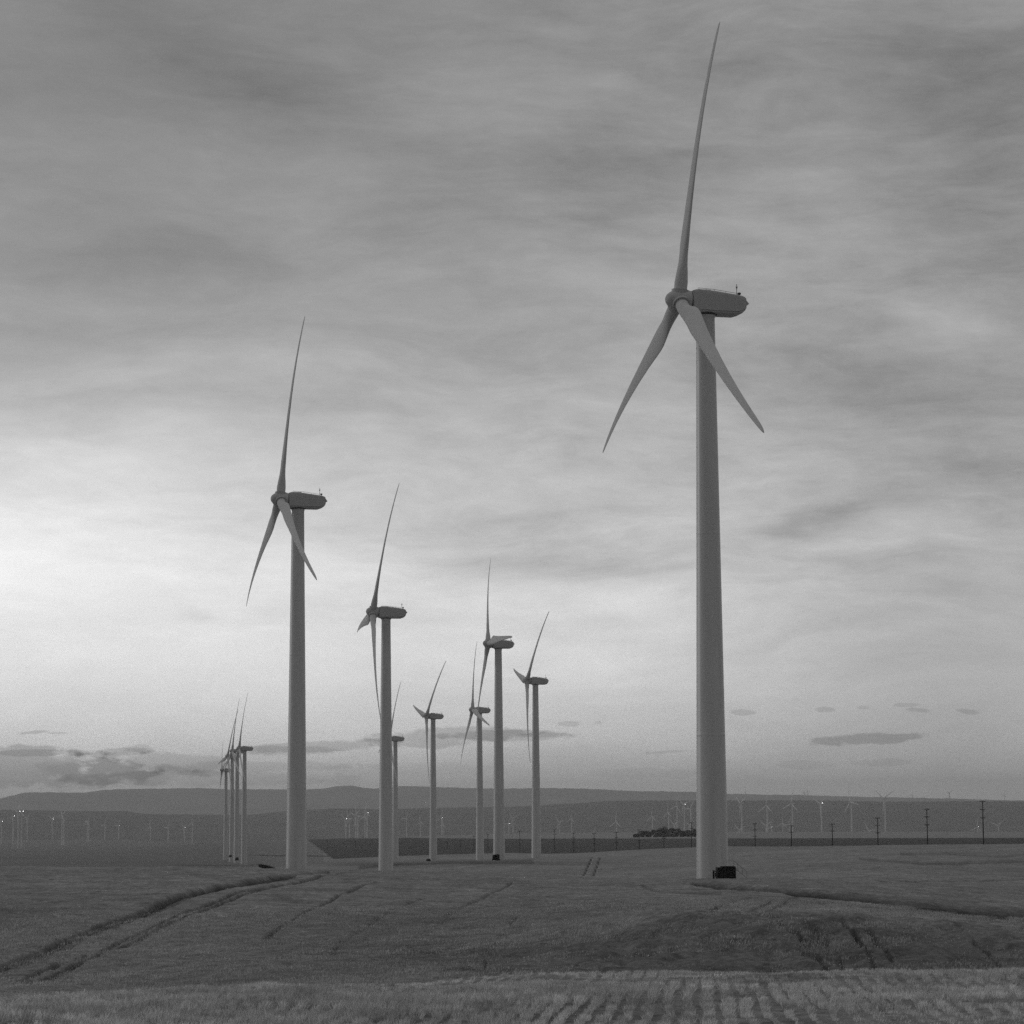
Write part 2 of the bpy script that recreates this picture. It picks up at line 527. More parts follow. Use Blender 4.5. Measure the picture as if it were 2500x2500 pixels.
def track_mask(px, py):
    k = np.zeros_like(px)
    jx = vnoise(px / 23.0, py / 9.0) * 5 + vnoise(px / 7.0, py / 4.0) * 3
    jy = vnoise(px / 17.0 + 50, py / 8.0) * 4
    for pts, w0, w1, s in TRACKS:
        xs = [p[0] for p in pts]; yy = [p[1] for p in pts]
        m = (px > min(xs) - 40) & (px < max(xs) + 40) & (py > min(yy) - 30) & (py < max(yy) + 30)
        if m.any():
            far = max(w0, w1) < 2.5
            j = 0.25 if far or xs[0] < 200 else (0.4 if min(w0, w1) < 3 or xs[0] < 900 else 0.9)
            k[m] = np.maximum(k[m], s * seg_field(px[m] + jx[m] * j, py[m] + jy[m] * j, pts, w0, w1))
    lf = np.clip((px - 900) / 500, 0.25, 1.0)
    pn = np.clip(0.85 + (vnoise(px / 31.0 + 5, py / 13.0) * 1.3 + vnoise(px / 9.0, py / 6.0 + 3) * 0.9) * lf, 0.15, 1.15)
    return np.clip(k * np.where(py > 2240, pn, 0.8 + 0.2 * pn), 0, 1)


fine_a = np.linspace(-0.235, 0.235, 860)
co = np.concatenate([np.linspace(-math.pi, -0.6, 26, endpoint=False), np.linspace(-0.6, -0.235, 18, endpoint=False)])
AZ = np.concatenate([co, fine_a, -co[::-1][:-1]])
DD = np.concatenate([np.geomspace(3, 30, 24, endpoint=False), np.geomspace(30, 130, 190, endpoint=False), np.geomspace(130, 560, 400, endpoint=False), np.geomspace(560, 4200, 230, endpoint=False), np.geomspace(4200, 13000, 70, endpoint=False), np.geomspace(13000, 31000, 12)])
A2, D2 = np.meshgrid(AZ, DD)
Z2 = ground_z(A2, D2)
X2, Y2 = D2 * np.sin(A2), D2 * np.cos(A2)
vis = (np.abs(A2) < 0.24)
PX, PY = to_px(X2, Y2, Z2)
hid = np.zeros_like(PX)
tm = np.where(vis & (D2 > 60) & (D2 < 3000), track_mask(PX, PY), 0.0)
# surface relief of the crop
amp = np.clip(D2 / 60.0, 0.5, 4.0)
rel = vnoise(X2 / 9, Y2 / 14) * 0.35 + vnoise(X2 / 3.1, Y2 / 4.3) * 0.16 + vnoise(X2 / 1.1, Y2 / 1.3) * 0.10 + vnoise(X2 / 0.45, Y2 / 0.5) * 0.08
rough = np.clip((PX - 1000) / 500, 0.35, 1.0) * np.exp(-((D2 - 170) / 45) ** 2)
rel = rel + rough * (vnoise(X2 / 1.9 + 31, Y2 / 2.6) * 0.55 + vnoise(X2 / 0.9, Y2 / 1.2 + 7) * 0.35)
near = np.clip(D2 / 30.0, 0, 1) * np.clip(1 - (D2 - 900) / 2500, 0.0, 1)
depth = np.clip(D2 / 170.0, 0.5, 2.0)
Z2 = Z2 + rel * near - tm * 0.55 * np.clip(depth, 0, 1.3)
# fields
d_drop = PY
dark = np.zeros_like(PX)
DARK_PATCHES = [(1500, 2365, 900, 26, .6), (2000, 2320, 520, 50, .6), (1150, 2330, 420, 46, .6), (1000, 2250, 360, 40, .35), (1500, 2300, 500, 50, .35), (300, 2400, 420, 22, .2), (2100, 2330, 900, 40, .25),
        (900, 2110, 130, 6, .6), (1230, 2108, 260, 5, .5), (60, 2250, 200, 60, .15), (1450, 2215, 140, 12, .25), (1280, 2210, 120, 18, .25), (600, 2350, 300, 24, .2)]
darken = np.zeros_like(PX)  # darker areas of the mounded slope, the dips and the far left fields
for bx, by, rx, ry, g_ in DARK_PATCHES:
    darken = np.maximum(darken, g_ * np.exp(-((PX - bx) / rx) ** 2 - ((PY - by) / ry) ** 2) * (D2 > 85) * vis)
dl = 750 + (PY - 2050) * 1.35            # left edge of the ploughed field runs diagonally
ridge_D = np.interp(PX, [700, 950, 1250, 1500, 1740, 2100, 2500], [2080, 2080, 2070, 1630, 1640, 1300, 1290])
top_y = np.interp(PX, [700, 960, 985, 1220, 1320, 2500], [2046.5, 2046.5, 2045, 2048, 2047.5, 2045.5])
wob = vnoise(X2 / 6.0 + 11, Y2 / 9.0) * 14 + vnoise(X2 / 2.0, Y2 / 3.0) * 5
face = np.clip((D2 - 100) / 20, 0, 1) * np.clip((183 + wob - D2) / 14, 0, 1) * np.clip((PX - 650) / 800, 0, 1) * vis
darken = np.maximum(darken, 0.46 * face)  # front face of the near mound made darker, more towards the right
left_f = (PX < dl) & (PX < 790) & (D2 > 1500) & (D2 < 12500) & vis
darken = np.where(left_f, np.maximum(darken, 0.48 - 0.20 * np.clip((PX - 560) / 150, 0, 1)), darken)
dark = ((PX > dl) & (D2 > ridge_D) & (D2 < 6300) & (PY > top_y) & vis).astype(float)
n = len(AZ); m = len(DD)
verts = np.stack([X2.ravel(), Y2.ravel(), Z2.ravel()], 1)
verts = np.vstack([verts, [[0, 0, -1.9]]])
ii, jj = np.meshgrid(np.arange(m - 1), np.arange(n), indexing='ij')
jn = (jj + 1) % n
quads = np.stack([ii * n + jj, ii * n + jn, (ii + 1) * n + jn, (ii + 1) * n + jj], -1).reshape(-1, 4)[:, ::-1]
tri = np.stack([np.full(n, m * n), (np.arange(n) + 1) % n, np.arange(n)], -1)
me = bpy.data.meshes.new('ground')
nv, nq, nt_ = len(verts), len(quads), len(tri)
me.vertices.add(nv)
me.vertices.foreach_set('co', verts.astype(np.float32).ravel())
me.loops.add(nq * 4 + nt_ * 3)
me.loops.foreach_set('vertex_index', np.concatenate([quads.ravel(), tri.ravel()]).astype(np.int32))
me.polygons.add(nq + nt_)
me.polygons.foreach_set('loop_start', np.concatenate([np.arange(nq) * 4, nq * 4 + np.arange(nt_) * 3]).astype(np.int32))
me.polygons.foreach_set('loop_total', np.concatenate([np.full(nq, 4), np.full(nt_, 3)]).astype(np.int32))
me.polygons.foreach_set('use_smooth', np.ones(nq + nt_, bool))
me.update()
me.validate()
for nm, arr in (('track', tm), ('ploughed', dark), ('darken', darken)):
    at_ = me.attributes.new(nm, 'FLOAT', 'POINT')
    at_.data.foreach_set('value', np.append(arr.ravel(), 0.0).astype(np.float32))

gm = bpy.data.materials.new('wheat_field')
gm.use_nodes = True
G = NT(gm.node_tree)
gb = gm.node_tree.nodes['Principled BSDF']
gb.inputs['Roughness'].default_value = 0.9
gb.inputs['Specular IOR Level'].default_value = 0.1
pos = G.new('ShaderNodeNewGeometry').outputs['Position']
WHEAT = 0.35
big = G.noise(pos, 0.012, 5, 0.6)
mid = G.noise(pos, 0.11, 5, 0.65)
fin = G.noise(pos, 1.6, 6, 0.75)
mp = G.new('ShaderNodeMapping')
mp.inputs['Rotation'].default_value = (0, 0, R(-24))
mp.inputs['Scale'].default_value = (1.0, 0.16, 1.0)
gm.node_tree.links.new(pos, mp.inputs[0])
rows = G.noise(mp.outputs[0], 0.55, 4, 0.6)
v = G.m('MULTIPLY', WHEAT, G.m('ADD', 0.55, G.m('MULTIPLY', big, 0.55)))
v = G.m('MULTIPLY', v, G.m('ADD', 0.45, G.m('MULTIPLY', mid, 1.1)))
cf = G.noise(pos, 0.33, 7, 0.8)
v = G.m('MULTIPLY', v, G.m('MAXIMUM', G.m('ADD', -0.3, G.m('MULTIPLY', fin, 2.6)), 0.1))
v = G.m('MULTIPLY', v, G.m('MAXIMUM', G.m('ADD', -0.15, G.m('MULTIPLY', cf, 2.3)), 0.15))
v = G.m('MULTIPLY', v, G.m('ADD', 0.8, G.m('MULTIPLY', rows, 0.4)))
ta = G.new('ShaderNodeAttribute', attribute_name='track').outputs['Fac']
la = G.new('ShaderNodeAttribute', attribute_name='darken').outputs['Fac']
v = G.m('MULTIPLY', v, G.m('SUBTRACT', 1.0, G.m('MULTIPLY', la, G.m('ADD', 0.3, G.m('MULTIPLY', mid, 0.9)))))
pa = G.new('ShaderNodeAttribute', attribute_name='ploughed').outputs['Fac']
v = G.m('MULTIPLY', v, G.m('SUBTRACT', 1.0, G.m('MULTIPLY', ta, 0.84)))
v = G.mixf(pa, v, G.m('MULTIPLY', G.m('ADD', 0.75, G.m('MULTIPLY', mid, 0.5)), 0.075))
gm.node_tree.links.new(v, gb.inputs['Base Color'])
bp = G.new('ShaderNodeBump')
bp.inputs['Strength'].default_value = 0.9
bp.inputs['Distance'].default_value = 0.35
gm.node_tree.links.new(fin, bp.inputs['Height'])
gm.node_tree.links.new(bp.outputs[0], gb.inputs['Normal'])
ground = link('ground', me, None, gm)
tag(ground, kind='structure')

# ------------------------------------------------------------------ far hills
def ridge(name, prof, D0, D1, D2_, z0, mat, seed, jag, foot_drop=0.0):
    xs = np.array([p[0] for p in prof], float); yy = np.array([p[1] for p in prof], float)
    nx, nd = 420, 40
    a = np.linspace(-0.235, 0.235, nx)
    cx = 1250 + FPX * np.tan(a)
    y = pchip(xs, yy, np.clip(cx, xs[0], xs[-1]))
    y = y + vnoise(cx / 13.0 + seed, np.full_like(cx, seed * 3.3)) * jag + vnoise(cx / 4.0 + seed, np.full_like(cx, 7.7)) * jag * .6
    z1 = np.array([at(min(max(c, 0), 2500), yv, D1).z for c, yv in zip(cx, y)])
    edge = np.clip((0.235 - np.abs(a)) / 0.03, 0, 1)
    z1 = z0 + (z1 - z0) * (0.4 + 0.6 * edge)
    vs, fs = [], []
    for j in range(nd + 1):
        t = j / nd
        if t < 0.6:
            s = t / 0.6; D = D0 + (D1 - D0) * s
            zz = z0 + (z1 - z0) * (1 - (1 - s) ** 1.6)
            zz = zz + vnoise(cx / 60.0 + seed, np.full_like(cx, D / 500.0)) * 14 * math.sin(s * math.pi) + vnoise(cx / 20.0, np.full_like(cx, D / 200.0)) * 7 * math.sin(s * math.pi)
        else:
            s = (t - 0.6) / 0.4; D = D1 + (D2_ - D1) * s
            zz = z1 + (z0 - z1) * s * s
        for k in range(nx):
            vs.append((D * math.tan(a[k]), D, zz[k]))
    for j in range(nd):
        for k in range(nx - 1):
            fs.append((j * nx + k, j * nx + k + 1, (j + 1) * nx + k + 1, (j + 1) * nx + k))
    mb = MB(); mb.v, mb.f = vs, fs
    o = mb.build(name, mat, None, True)
    tag(o, kind='structure')
    return o


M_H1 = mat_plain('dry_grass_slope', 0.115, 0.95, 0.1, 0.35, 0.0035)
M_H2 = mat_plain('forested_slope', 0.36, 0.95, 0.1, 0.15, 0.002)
P1 = [(0, 1977), (109, 1978), (163, 1980), (308, 1980), (344, 1986), (417, 1988), (543, 1989), (600, 1989), (690, 1981), (781, 1975.5), (854, 1974), (926, 1976), (980, 1974.5), (1143, 1971), (1288, 1968), (1350, 1964), (1435, 1959), (1503, 1955), (1671, 1954), (1779, 1954), (1966, 1954), (2153, 1957), (2339, 1956), (2500, 1957)]
P2 = [(0, 1950), (30, 1943), (72, 1935), (130, 1934.6), (200, 1935), (254, 1929), (322, 1926), (507, 1924.5), (554, 1927), (700, 1927), (780, 1926), (817, 1920), (846, 1918), (908, 1925), (940, 1923), (975, 1919), (1050, 1921), (1220, 1925), (1318, 1924), (1402, 1925), (1536, 1931), (1698, 1933.5), (1780, 1938), (1966, 1942), (2153, 1946.5), (2339, 1950), (2413, 1953), (2500, 1955)]
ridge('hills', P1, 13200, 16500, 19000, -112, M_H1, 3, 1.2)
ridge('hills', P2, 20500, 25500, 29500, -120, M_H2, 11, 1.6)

# ------------------------------------------------------------------ wheat
def crop(name, parts, albedo, label, cat):
    r = np.random.default_rng(5)
    V_, F_ = [], []
    k0 = 0
    ra = R(4.0)
    for D0, D1, dens, wid, hgt in parts:
        amax = 0.205
        area = amax * (D1 * D1 - D0 * D0)
        N = int(area * dens)
        D = np.sqrt(r.random(N) * (D1 * D1 - D0 * D0) + D0 * D0)
        a = (r.random(N) * 2 - 1) * amax
        X, Y = D * np.sin(a), D * np.cos(a)
        if D0 < 80:                                  # seed rows
            t = X * math.cos(ra) - Y * math.sin(ra) + vnoise(X / 8, Y / 60) * 0.35 + vnoise(X / 1.1, Y / 3.5) * 0.10
            sp_ = 0.36
            fr = (t / sp_) % 1.0
            on = np.clip((vnoise(X / 4.5 + 9, Y / 7) + 0.32) * 3.0, 0, 1)
            snap = 0.55 * on * np.clip(1 + vnoise(X / 0.5 + 3, Y / 2.5) * 1.6, 0.0, 1.5)
            t2 = (np.floor(t / sp_) + 0.5 + (fr - 0.5) * (1 - snap)) * sp_
            X = X + (t2 - t) * math.cos(ra); Y = Y - (t2 - t) * math.sin(ra)
            a = np.arctan2(X, Y); D = np.hypot(X, Y)
        Z = ground_z(a, D)
        px, py = to_px(X, Y, Z)
        tmk = track_mask(px, py) if D0 > 80 else np.zeros(N)
        patch = np.clip((vnoise(X / 7, Y / 11) + vnoise(X / 2.4, Y / 3.3) * 0.8) * 1.3 + 0.75, 0.12, 1.2)
        if D0 < 80:
            patch *= np.clip(1.0 + (vnoise(X / 0.8, Y / 1.0)) * 1.3 + vnoise(X / 0.33, Y / 0.5) * 0.9, 0.25, 1.6)
        keep = (r.random(N) < np.clip(patch + 0.25, 0, 1)) & (tmk < 0.3 + 0.3 * r.random(N))
        X, Y, Z, patch, D = X[keep], Y[keep], Z[keep], patch[keep], D[keep]
        N = len(X)
        Z = Z + (vnoise(X / 9, Y / 14) * 0.35 + vnoise(X / 3.1, Y / 4.3) * 0.16 + vnoise(X / 1.1, Y / 1.3) * 0.10 + vnoise(X / 0.45, Y / 0.5) * 0.08) - 0.03
        h = hgt * (0.6 + 0.5 * r.random(N)) * (0.45 + 0.6 * patch)
        w = wid * (0.6 + 0.8 * r.random(N))
        th = r.random(N) * math.pi * 2
        lx, ly = r.normal(0, 0.28, N) * h + 0.12 * h, r.normal(0, 0.28, N) * h
        dx, dy = np.cos(th) * w / 2, np.sin(th) * w / 2
        b0 = np.stack([X - dx * .6, Y - dy * .6, Z], 1); b1 = np.stack([X + dx * .6, Y + dy * .6, Z], 1)
        m0 = np.stack([X - dx + lx * .55, Y - dy + ly * .55, Z + h * .7], 1); m1 = np.stack([X + dx + lx * .55, Y + dy + ly * .55, Z + h * .7], 1)
        tp = np.stack([X + lx, Y + ly, Z + h], 1)
        V_.append(np.stack([b0, b1, m1, m0, tp], 1).reshape(-1, 3))
        idx = np.arange(N)[:, None] * 5 + k0
        F_.append((idx + np.array([[0, 1, 2, 3]]), idx + np.array([[3, 2, 4]])))
        k0 += N * 5
    Vv = np.concatenate(V_)
    q = np.concatenate([f[0] for f in F_]); t = np.concatenate([f[1] for f in F_])
    me = bpy.data.meshes.new(name)
    me.vertices.add(len(Vv)); me.vertices.foreach_set('co', Vv.astype(np.float32).ravel())
    me.loops.add(len(q) * 4 + len(t) * 3)
    me.loops.foreach_set('vertex_index', np.concatenate([q.ravel(), t.ravel()]).astype(np.int32))
    me.polygons.add(len(q) + len(t))
    me.polygons.foreach_set('loop_start', np.concatenate([np.arange(len(q)) * 4, len(q) * 4 + np.arange(len(t)) * 3]).astype(np.int32))
    me.polygons.foreach_set('loop_total', np.concatenate([np.full(len(q), 4), np.full(len(t), 3)]).astype(np.int32))
    me.update()
    mt = bpy.data.materials.new('wheat_stalks')
    mt.use_nodes = True
    Q = NT(mt.node_tree)
    b = mt.node_tree.nodes['Principled BSDF']
    b.inputs['Roughness'].default_value = 0.8
    b.inputs['Specular IOR Level'].default_value = 0.15
    p = Q.new('ShaderNodeNewGeometry')
    isl = p.outputs['Random Per Island']
    c = Q.m('MULTIPLY', Q.m('ADD', 0.65, Q.m('MULTIPLY', isl, 0.7)), albedo)
    bigp = Q.noise(p.outputs['Position'], 0.05, 4, 0.6)
    c = Q.m('MULTIPLY', c, Q.m('ADD', 0.5, Q.m('MULTIPLY', bigp, 1.0)))
    cl = Q.noise(p.outputs['Position'], 0.55, 6, 0.7)
    c = Q.m('MULTIPLY', c, Q.m('MAXIMUM', Q.m('ADD', -0.35, Q.m('MULTIPLY', cl, 2.7)), 0.15))
    mt.node_tree.links.new(c, b.inputs['Base Color'])
    tl = Q.new('ShaderNodeBsdfTranslucent')
    mt.node_tree.links.new(c, tl.inputs['Color'])
    mx = Q.new('ShaderNodeMixShader'); mx.inputs[0].default_value = 0.4
    mt.node_tree.links.new(b.outputs[0], mx.inputs[1]); mt.node_tree.links.new(tl.outputs[0], mx.inputs[2])
    mt.node_tree.links.new(mx.outputs[0], mt.node_tree.nodes['Material Output'].inputs['Surface'])
    o = link(name, me, None, mt)
    tag(o, label, cat, kind='stuff')


crop('wheat_crop', [(34, 79, 470, 0.010, 0.17)], 0.66, 'pale standing wheat covering the nearest strip of field in tufts and rows', 'wheat')
crop('grass_cover', [(82, 150, 60, 0.02, 0.16), (150, 270, 26, 0.032, 0.2)], 0.48, 'short darker crop on the mounded slope behind the nearest strip of wheat', 'crop')

# ------------------------------------------------------------------ wind turbines
TILT = R(5.0)
HUB_H, OVER = 80.0, 3.87


def blade_mesh(detail=1):
    st = [(0.9, 1.85, 1.0), (1.6, 1.85, 1.0), (2.6, 1.86, 1.0), (4.0, 2.15, .76), (5.2, 2.55, .54), (6.6, 3.1, .40), (7.8, 3.5, .34), (9.0, 3.6, .30), (11, 3.35, .27), (14, 2.9, .24), (18, 2.45, .22), (22, 2.08, .20), (26, 1.75, .19), (30, 1.45, .18), (34, 1.16, .17), (37, .94, .17), (38.8, .74, .17), (39.6, .5, .2), (40.0, .12, .3)]
    if detail == 0:
        st = [st[i] for i in (0, 2, 4, 6, 8, 10, 12, 14, 18)]
    n = 20 if detail else 8
    mb = MB(); v, f = [], []
    for r_, c, tk in st:
        air = min(max((r_ - 2.6) / 4.5, 0), 1); air = air * air * (3 - 2 * air)
        be = R(6 - 9 * r_ / 40.0)
        off = -air * 0.20 * c           # chord centre moves towards the trailing edge
        by = -1.72 * (r_ / 40.0) ** 3.0
        for k in range(n):
            t = 2 * math.pi * k / n
            x = math.cos(t) * 0.5 * c
            sh = (1 - air) + air * (0.28 + 0.72 * math.sqrt(max((1 + math.cos(t)) / 2, 0)))
            y = math.sin(t) * 0.5 * c * tk * sh
            x += off
            v.append((x * math.cos(be) - y * math.sin(be), x * math.sin(be) + y * math.cos(be) + by, r_))
    for i in range(len(st) - 1):
        for k in range(n):
            f.append((i * n + k, i * n + (k + 1) % n, (i + 1) * n + (k + 1) % n, (i + 1) * n + k))
    f.append(tuple(reversed(range(n)))); f.append(tuple(range((len(st) - 1) * n, len(st) * n)))
    mb.add(v, f)
    me = mb.mesh('blade'); me.polygons.foreach_set('use_smooth', [True] * len(me.polygons))
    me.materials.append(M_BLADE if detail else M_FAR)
    return me


def loft(secs, n=28, e=3.6):
    """closed body through rounded-box sections (u, top, bottom, half width) along +X"""
    mb = MB(); v, f = [], []
    for u, zt, zb, hw in secs:
        zc, hh = (zt + zb) / 2, (zt - zb) / 2
        for k in range(n):
            t = 2 * math.pi * (k + .5) / n
            c, s = math.cos(t), math.sin(t)
            v.append((u, math.copysign(abs(c) ** (2 / e), c) * hw, zc + math.copysign(abs(s) ** (2 / e), s) * hh))
    for i in range(len(secs) - 1):
        for k in range(n):
            f.append((i * n + k, i * n + (k + 1) % n, (i + 1) * n + (k + 1) % n, (i + 1) * n + k))
    f.append(tuple(reversed(range(n)))); f.append(tuple(range((len(secs) - 1) * n, len(secs) * n)))
    mb.add(v, f)
    return mb


def set_smooth_angle(me, ang=35):
    me.polygons.foreach_set('use_smooth', [True] * len(me.polygons))
    me.update()
    a = R(ang)
    # mark sharp edges by the angle between their faces
    ef = {}
    for p in me.polygons:
        for ek in p.edge_keys:
            ef.setdefault(ek, []).append(p.index)
    for e_ in me.edges:
        fs = ef.get(tuple(sorted(e_.vertices)), [])
        if len(fs) == 2:
            if me.polygons[fs[0]].normal.angle(me.polygons[fs[1]].normal, 0) > a:
                e_.use_edge_sharp = True


TILTM = Matrix.Rotation(TILT, 4, 'Y')     # nose (-X) tips up
ax_u = Vector((-math.cos(TILT), 0, math.sin(TILT)))
ax_v = Vector((math.sin(TILT), 0, math.cos(TILT)))
ax_w = Vector((0, -1, 0))
NACX = HUB_H - math.sin(TILT) * OVER * 0  # tower top height
hubc = Vector((0, 0, HUB_H)) + ax_u * OVER


def to_parent_u(u, y, z):
    """position behind the hub centre u, sideways y, height z relative to the hub"""
    return Vector((hubc.x + u, y, hubc.z + z))


def turbine_meshes(detail):
    S = {}
    # tower
    mb = MB()
    n = 48 if detail else 12
    prof = []
    H_T = HUB_H - 1.45
    r_at = lambda z: 2.21 + (1.33 - 2.21) * z / 76.0
    if detail:
        for z in (-6, 0.0, 8, 18.0, 19.2, 20.0, 30, 40, 47.1, 47.9, 56, 64):
            prof.append((r_at(max(z, 0)), z))
        for fl in (19.6, 47.5):
            for dz, dr in ((-.12, 0), (-.08, .006), (.08, .006), (.12, 0)):
                prof.append((r_at(fl) + dr, fl + dz))
        prof.append((r_at(70), 70)); prof.append((r_at(H_T - .6), H_T - .6)); prof.append((r_at(H_T) + .12, H_T - .4)); prof.append((r_at(H_T) + .12, H_T))
        prof.sort(key=lambda q: q[1])
    else:
        prof = [(2.4, -30.0), (2.21, 0), (r_at(40), 40), (1.4, H_T)]
    mb.lathe(prof, n)
    S['tower'] = mb.mesh('tower')
    set_smooth_angle(S['tower'], 50)
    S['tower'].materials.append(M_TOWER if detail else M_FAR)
    # nacelle (origin at the hub centre)
    sec = [(1.60, 1.15, -1.45, 1.30), (1.70, 1.35, -1.62, 1.50), (2.0, 1.46, -1.74, 1.56), (2.5, 1.54, -1.80, 1.60), (4.9, 1.38, -1.86, 1.62), (8.2, 1.00, -1.84, 1.60), (8.9, .88, -1.62, 1.55), (9.3, .74, -1.28, 1.48), (9.5, .56, -.96, 1.42), (9.56, .35, -.8, 1.30)]
    S['nacelle'] = loft(sec, 52 if detail else 8, 11.0).mesh('nacelle')
    if detail:
        nb = MB()
        vv = [tuple(v.co) for v in S['nacelle'].vertices]; ff = [tuple(p.vertices) for p in S['nacelle'].polygons]
        nb.add(vv, ff)
        # rain visor over the rear outlet
        y0 = 1.22
        nb.add([(9.34, -y0, .52), (9.34, y0, .52), (9.98, y0, -.20), (9.98, -y0, -.20), (9.46, -y0, -.62), (9.46, y0, -.62), (9.9, y0, -.30), (9.9, -y0, -.30)],
               [(0, 1, 2, 3), (3, 2, 6, 7), (7, 6, 5, 4), (0, 3, 7, 4), (1, 5, 6, 2), (0, 4, 5, 1)])
        S['nacelle'] = nb.mesh('nacelle')
        S['seam'] = MB()
        # shell joint between the upper and lower halves, drawn proud as a thin lip
        for sy in (-1, 1):
            S['seam'].tube([(2.1, sy * 1.565, -1.42), (4.9, sy * 1.63, -1.50), (8.2, sy * 1.61, -1.48), (9.2, sy * 1.50, -1.12)], .022, 6)
        S['seam'] = S['seam'].mesh('shell_joint')
        S['seam'].materials.append(M_DARK)
        yb = MB(); yb.lathe([(1.42, -2.0), (1.62, -1.95), (1.62, -1.72), (1.5, -1.70)], 36, Matrix.Translation((-hubc.x, 0, 0)))
        S['yaw'] = yb.mesh('yaw_ring'); S['yaw'].materials.append(M_DARK)
        hb = MB(); hb.box((3.5, 0, 1.50), (1.9, 1.5, .22)); hb.box((5.6, .2, 1.34), (1.0, .9, .14)); S['hatch'] = hb.mesh('roof_hatch'); S['hatch'].materials.append(M_NAC)
        rb = MB()
        for sy in (-.95, .95):
            rb.tube([(2.45, sy, 1.45), (2.5, sy, 1.74), (4.9, sy, 1.64), (8.3, sy, 1.24), (8.35, sy, .9)], .035, 6)
            for q in (3.7, 4.9, 6.6):
                zt = np.interp(q, [2.5, 4.9, 8.3], [1.74, 1.64, 1.24]); rb.tube([(q, sy, zt - .4), (q, sy, zt)], .03, 6)
        S['rail'] = rb.mesh('roof_rail'); S['rail'].materials.append(M_RAIL)
        ms = MB(); ms.tube([(8.45, -.4, .7), (8.45, -.4, 2.25)], .045, 8); ms.tube([(8.45, -.4, 2.25), (8.45, -.4, 2.6)], .03, 6)
        ms.lathe([(.05, 0), (.13, .06), (.13, .16), (.05, .24)], 10, Matrix.Translation((8.45, -.4, 2.05))); ms.lathe([(.03, 0), (.10, .05), (.03, .12)], 10, Matrix.Translation((8.45, -.4, 2.52)))
        ms.tube([(8.25, -.4, 2.35), (8.65, -.4, 2.35)], .02, 6)
        S['mast'] = ms.mesh('wind_mast'); S['mast'].materials.append(M_DARK)
        bb = MB(); bb.lathe([(.10, 0), (.10, .28), (.24, .34), (.26, .50), (.16, .60)], 12, Matrix.Translation((8.78, -.5, .86)))
        S['lamp'] = bb.mesh('aviation_lamp'); S['lamp'].materials.append(M_DARK)
    set_smooth_angle(S['nacelle'], 28)
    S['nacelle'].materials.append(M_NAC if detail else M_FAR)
    # hub: spinner along -X (tilted), collars around the blade roots are separate per phase, so the hub turns with them
    hb = MB()
    Mx = Matrix.Rotation(-math.pi / 2, 4, 'Y')      # +Z -> -X
    nose = [(1.40, -1.5), (1.55, -1.45), (1.60, -1.0), (1.56, -.2), (1.46, .45), (1.26, 1.05), (1.0, 1.5), (.66, 1.84), (.3, 2.02), (.04, 2.07)]
    hb.lathe(nose, 40 if detail else 10, Mx)
    if detail:
        for k in range(3):
            a = 2 * math.pi * k / 3
            d = Vector((0, -math.sin(a), math.cos(a)))
            Mk = d.to_track_quat('Z', 'X').to_matrix().to_4x4()
            hb.lathe([(1.22, .9), (1.22, 1.38), (1.24, 1.40), (1.24, 1.50), (1.06, 1.50), (1.06, 1.44), (1.0, 1.44), (1.0, 1.62), (.9, 1.64)], 32, Mk)
    S['hub'] = hb.mesh('rotor_hub')
    set_smooth_angle(S['hub'], 40)
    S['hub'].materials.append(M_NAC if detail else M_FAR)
    S['blade'] = blade_mesh(detail)
    return S


BIG, SMALL = turbine_meshes(1), turbine_meshes(0)
bm_lamp = MB(); bm_lamp.lathe([(.2, -.5), (.55, -.25), (.62, .1), (.5, .45), (.15, .6)], 10, Matrix.Translation((7.6, 0, 1.6)))
LIT = bm_lamp.mesh('beacon_lamp'); LIT.materials.append(M_BEACON)


def rot_basis(phi):
    d = ax_v * math.cos(phi) + ax_w * math.sin(phi)
    e = -ax_v * math.sin(phi) + ax_w * math.cos(phi)
    u = ax_u
    return Matrix(((e.x, u.x, d.x, hubc.x), (e.y, u.y, d.y, hubc.y), (e.z, u.z, d.z, hubc.z), (0, 0, 0, 1)))


def turbine(S, loc, yaw, phi, label, group, detail=True, lit=False):
    root = empty('wind_turbine', loc, yaw)
    tag(root, label, 'wind turbine', group)
    link('tower', S['tower'], root)
    nac = link('nacelle', S['nacelle'], root); nac.location = hubc
    if detail:
        for k, nm in (('seam', 'shell_joint'), ('hatch', 'roof_hatch'), ('rail', 'roof_rail'), ('mast', 'wind_mast'), ('lamp', 'aviation_lamp'), ('yaw', 'yaw_ring')):
            link(nm, S[k], nac)
    if lit:
        link('beacon_lamp', LIT, nac)
    hub = link('rotor_hub', S['hub'], root)
    hub.matrix_basis = Matrix.Translation(hubc) @ TILTM @ Matrix.Rotation(phi, 4, 'X')
    for k in range(3):
        b = link('blade', S['blade'], root)
        b.matrix_basis = rot_basis(phi + k * 2 * math.pi / 3)
    return root


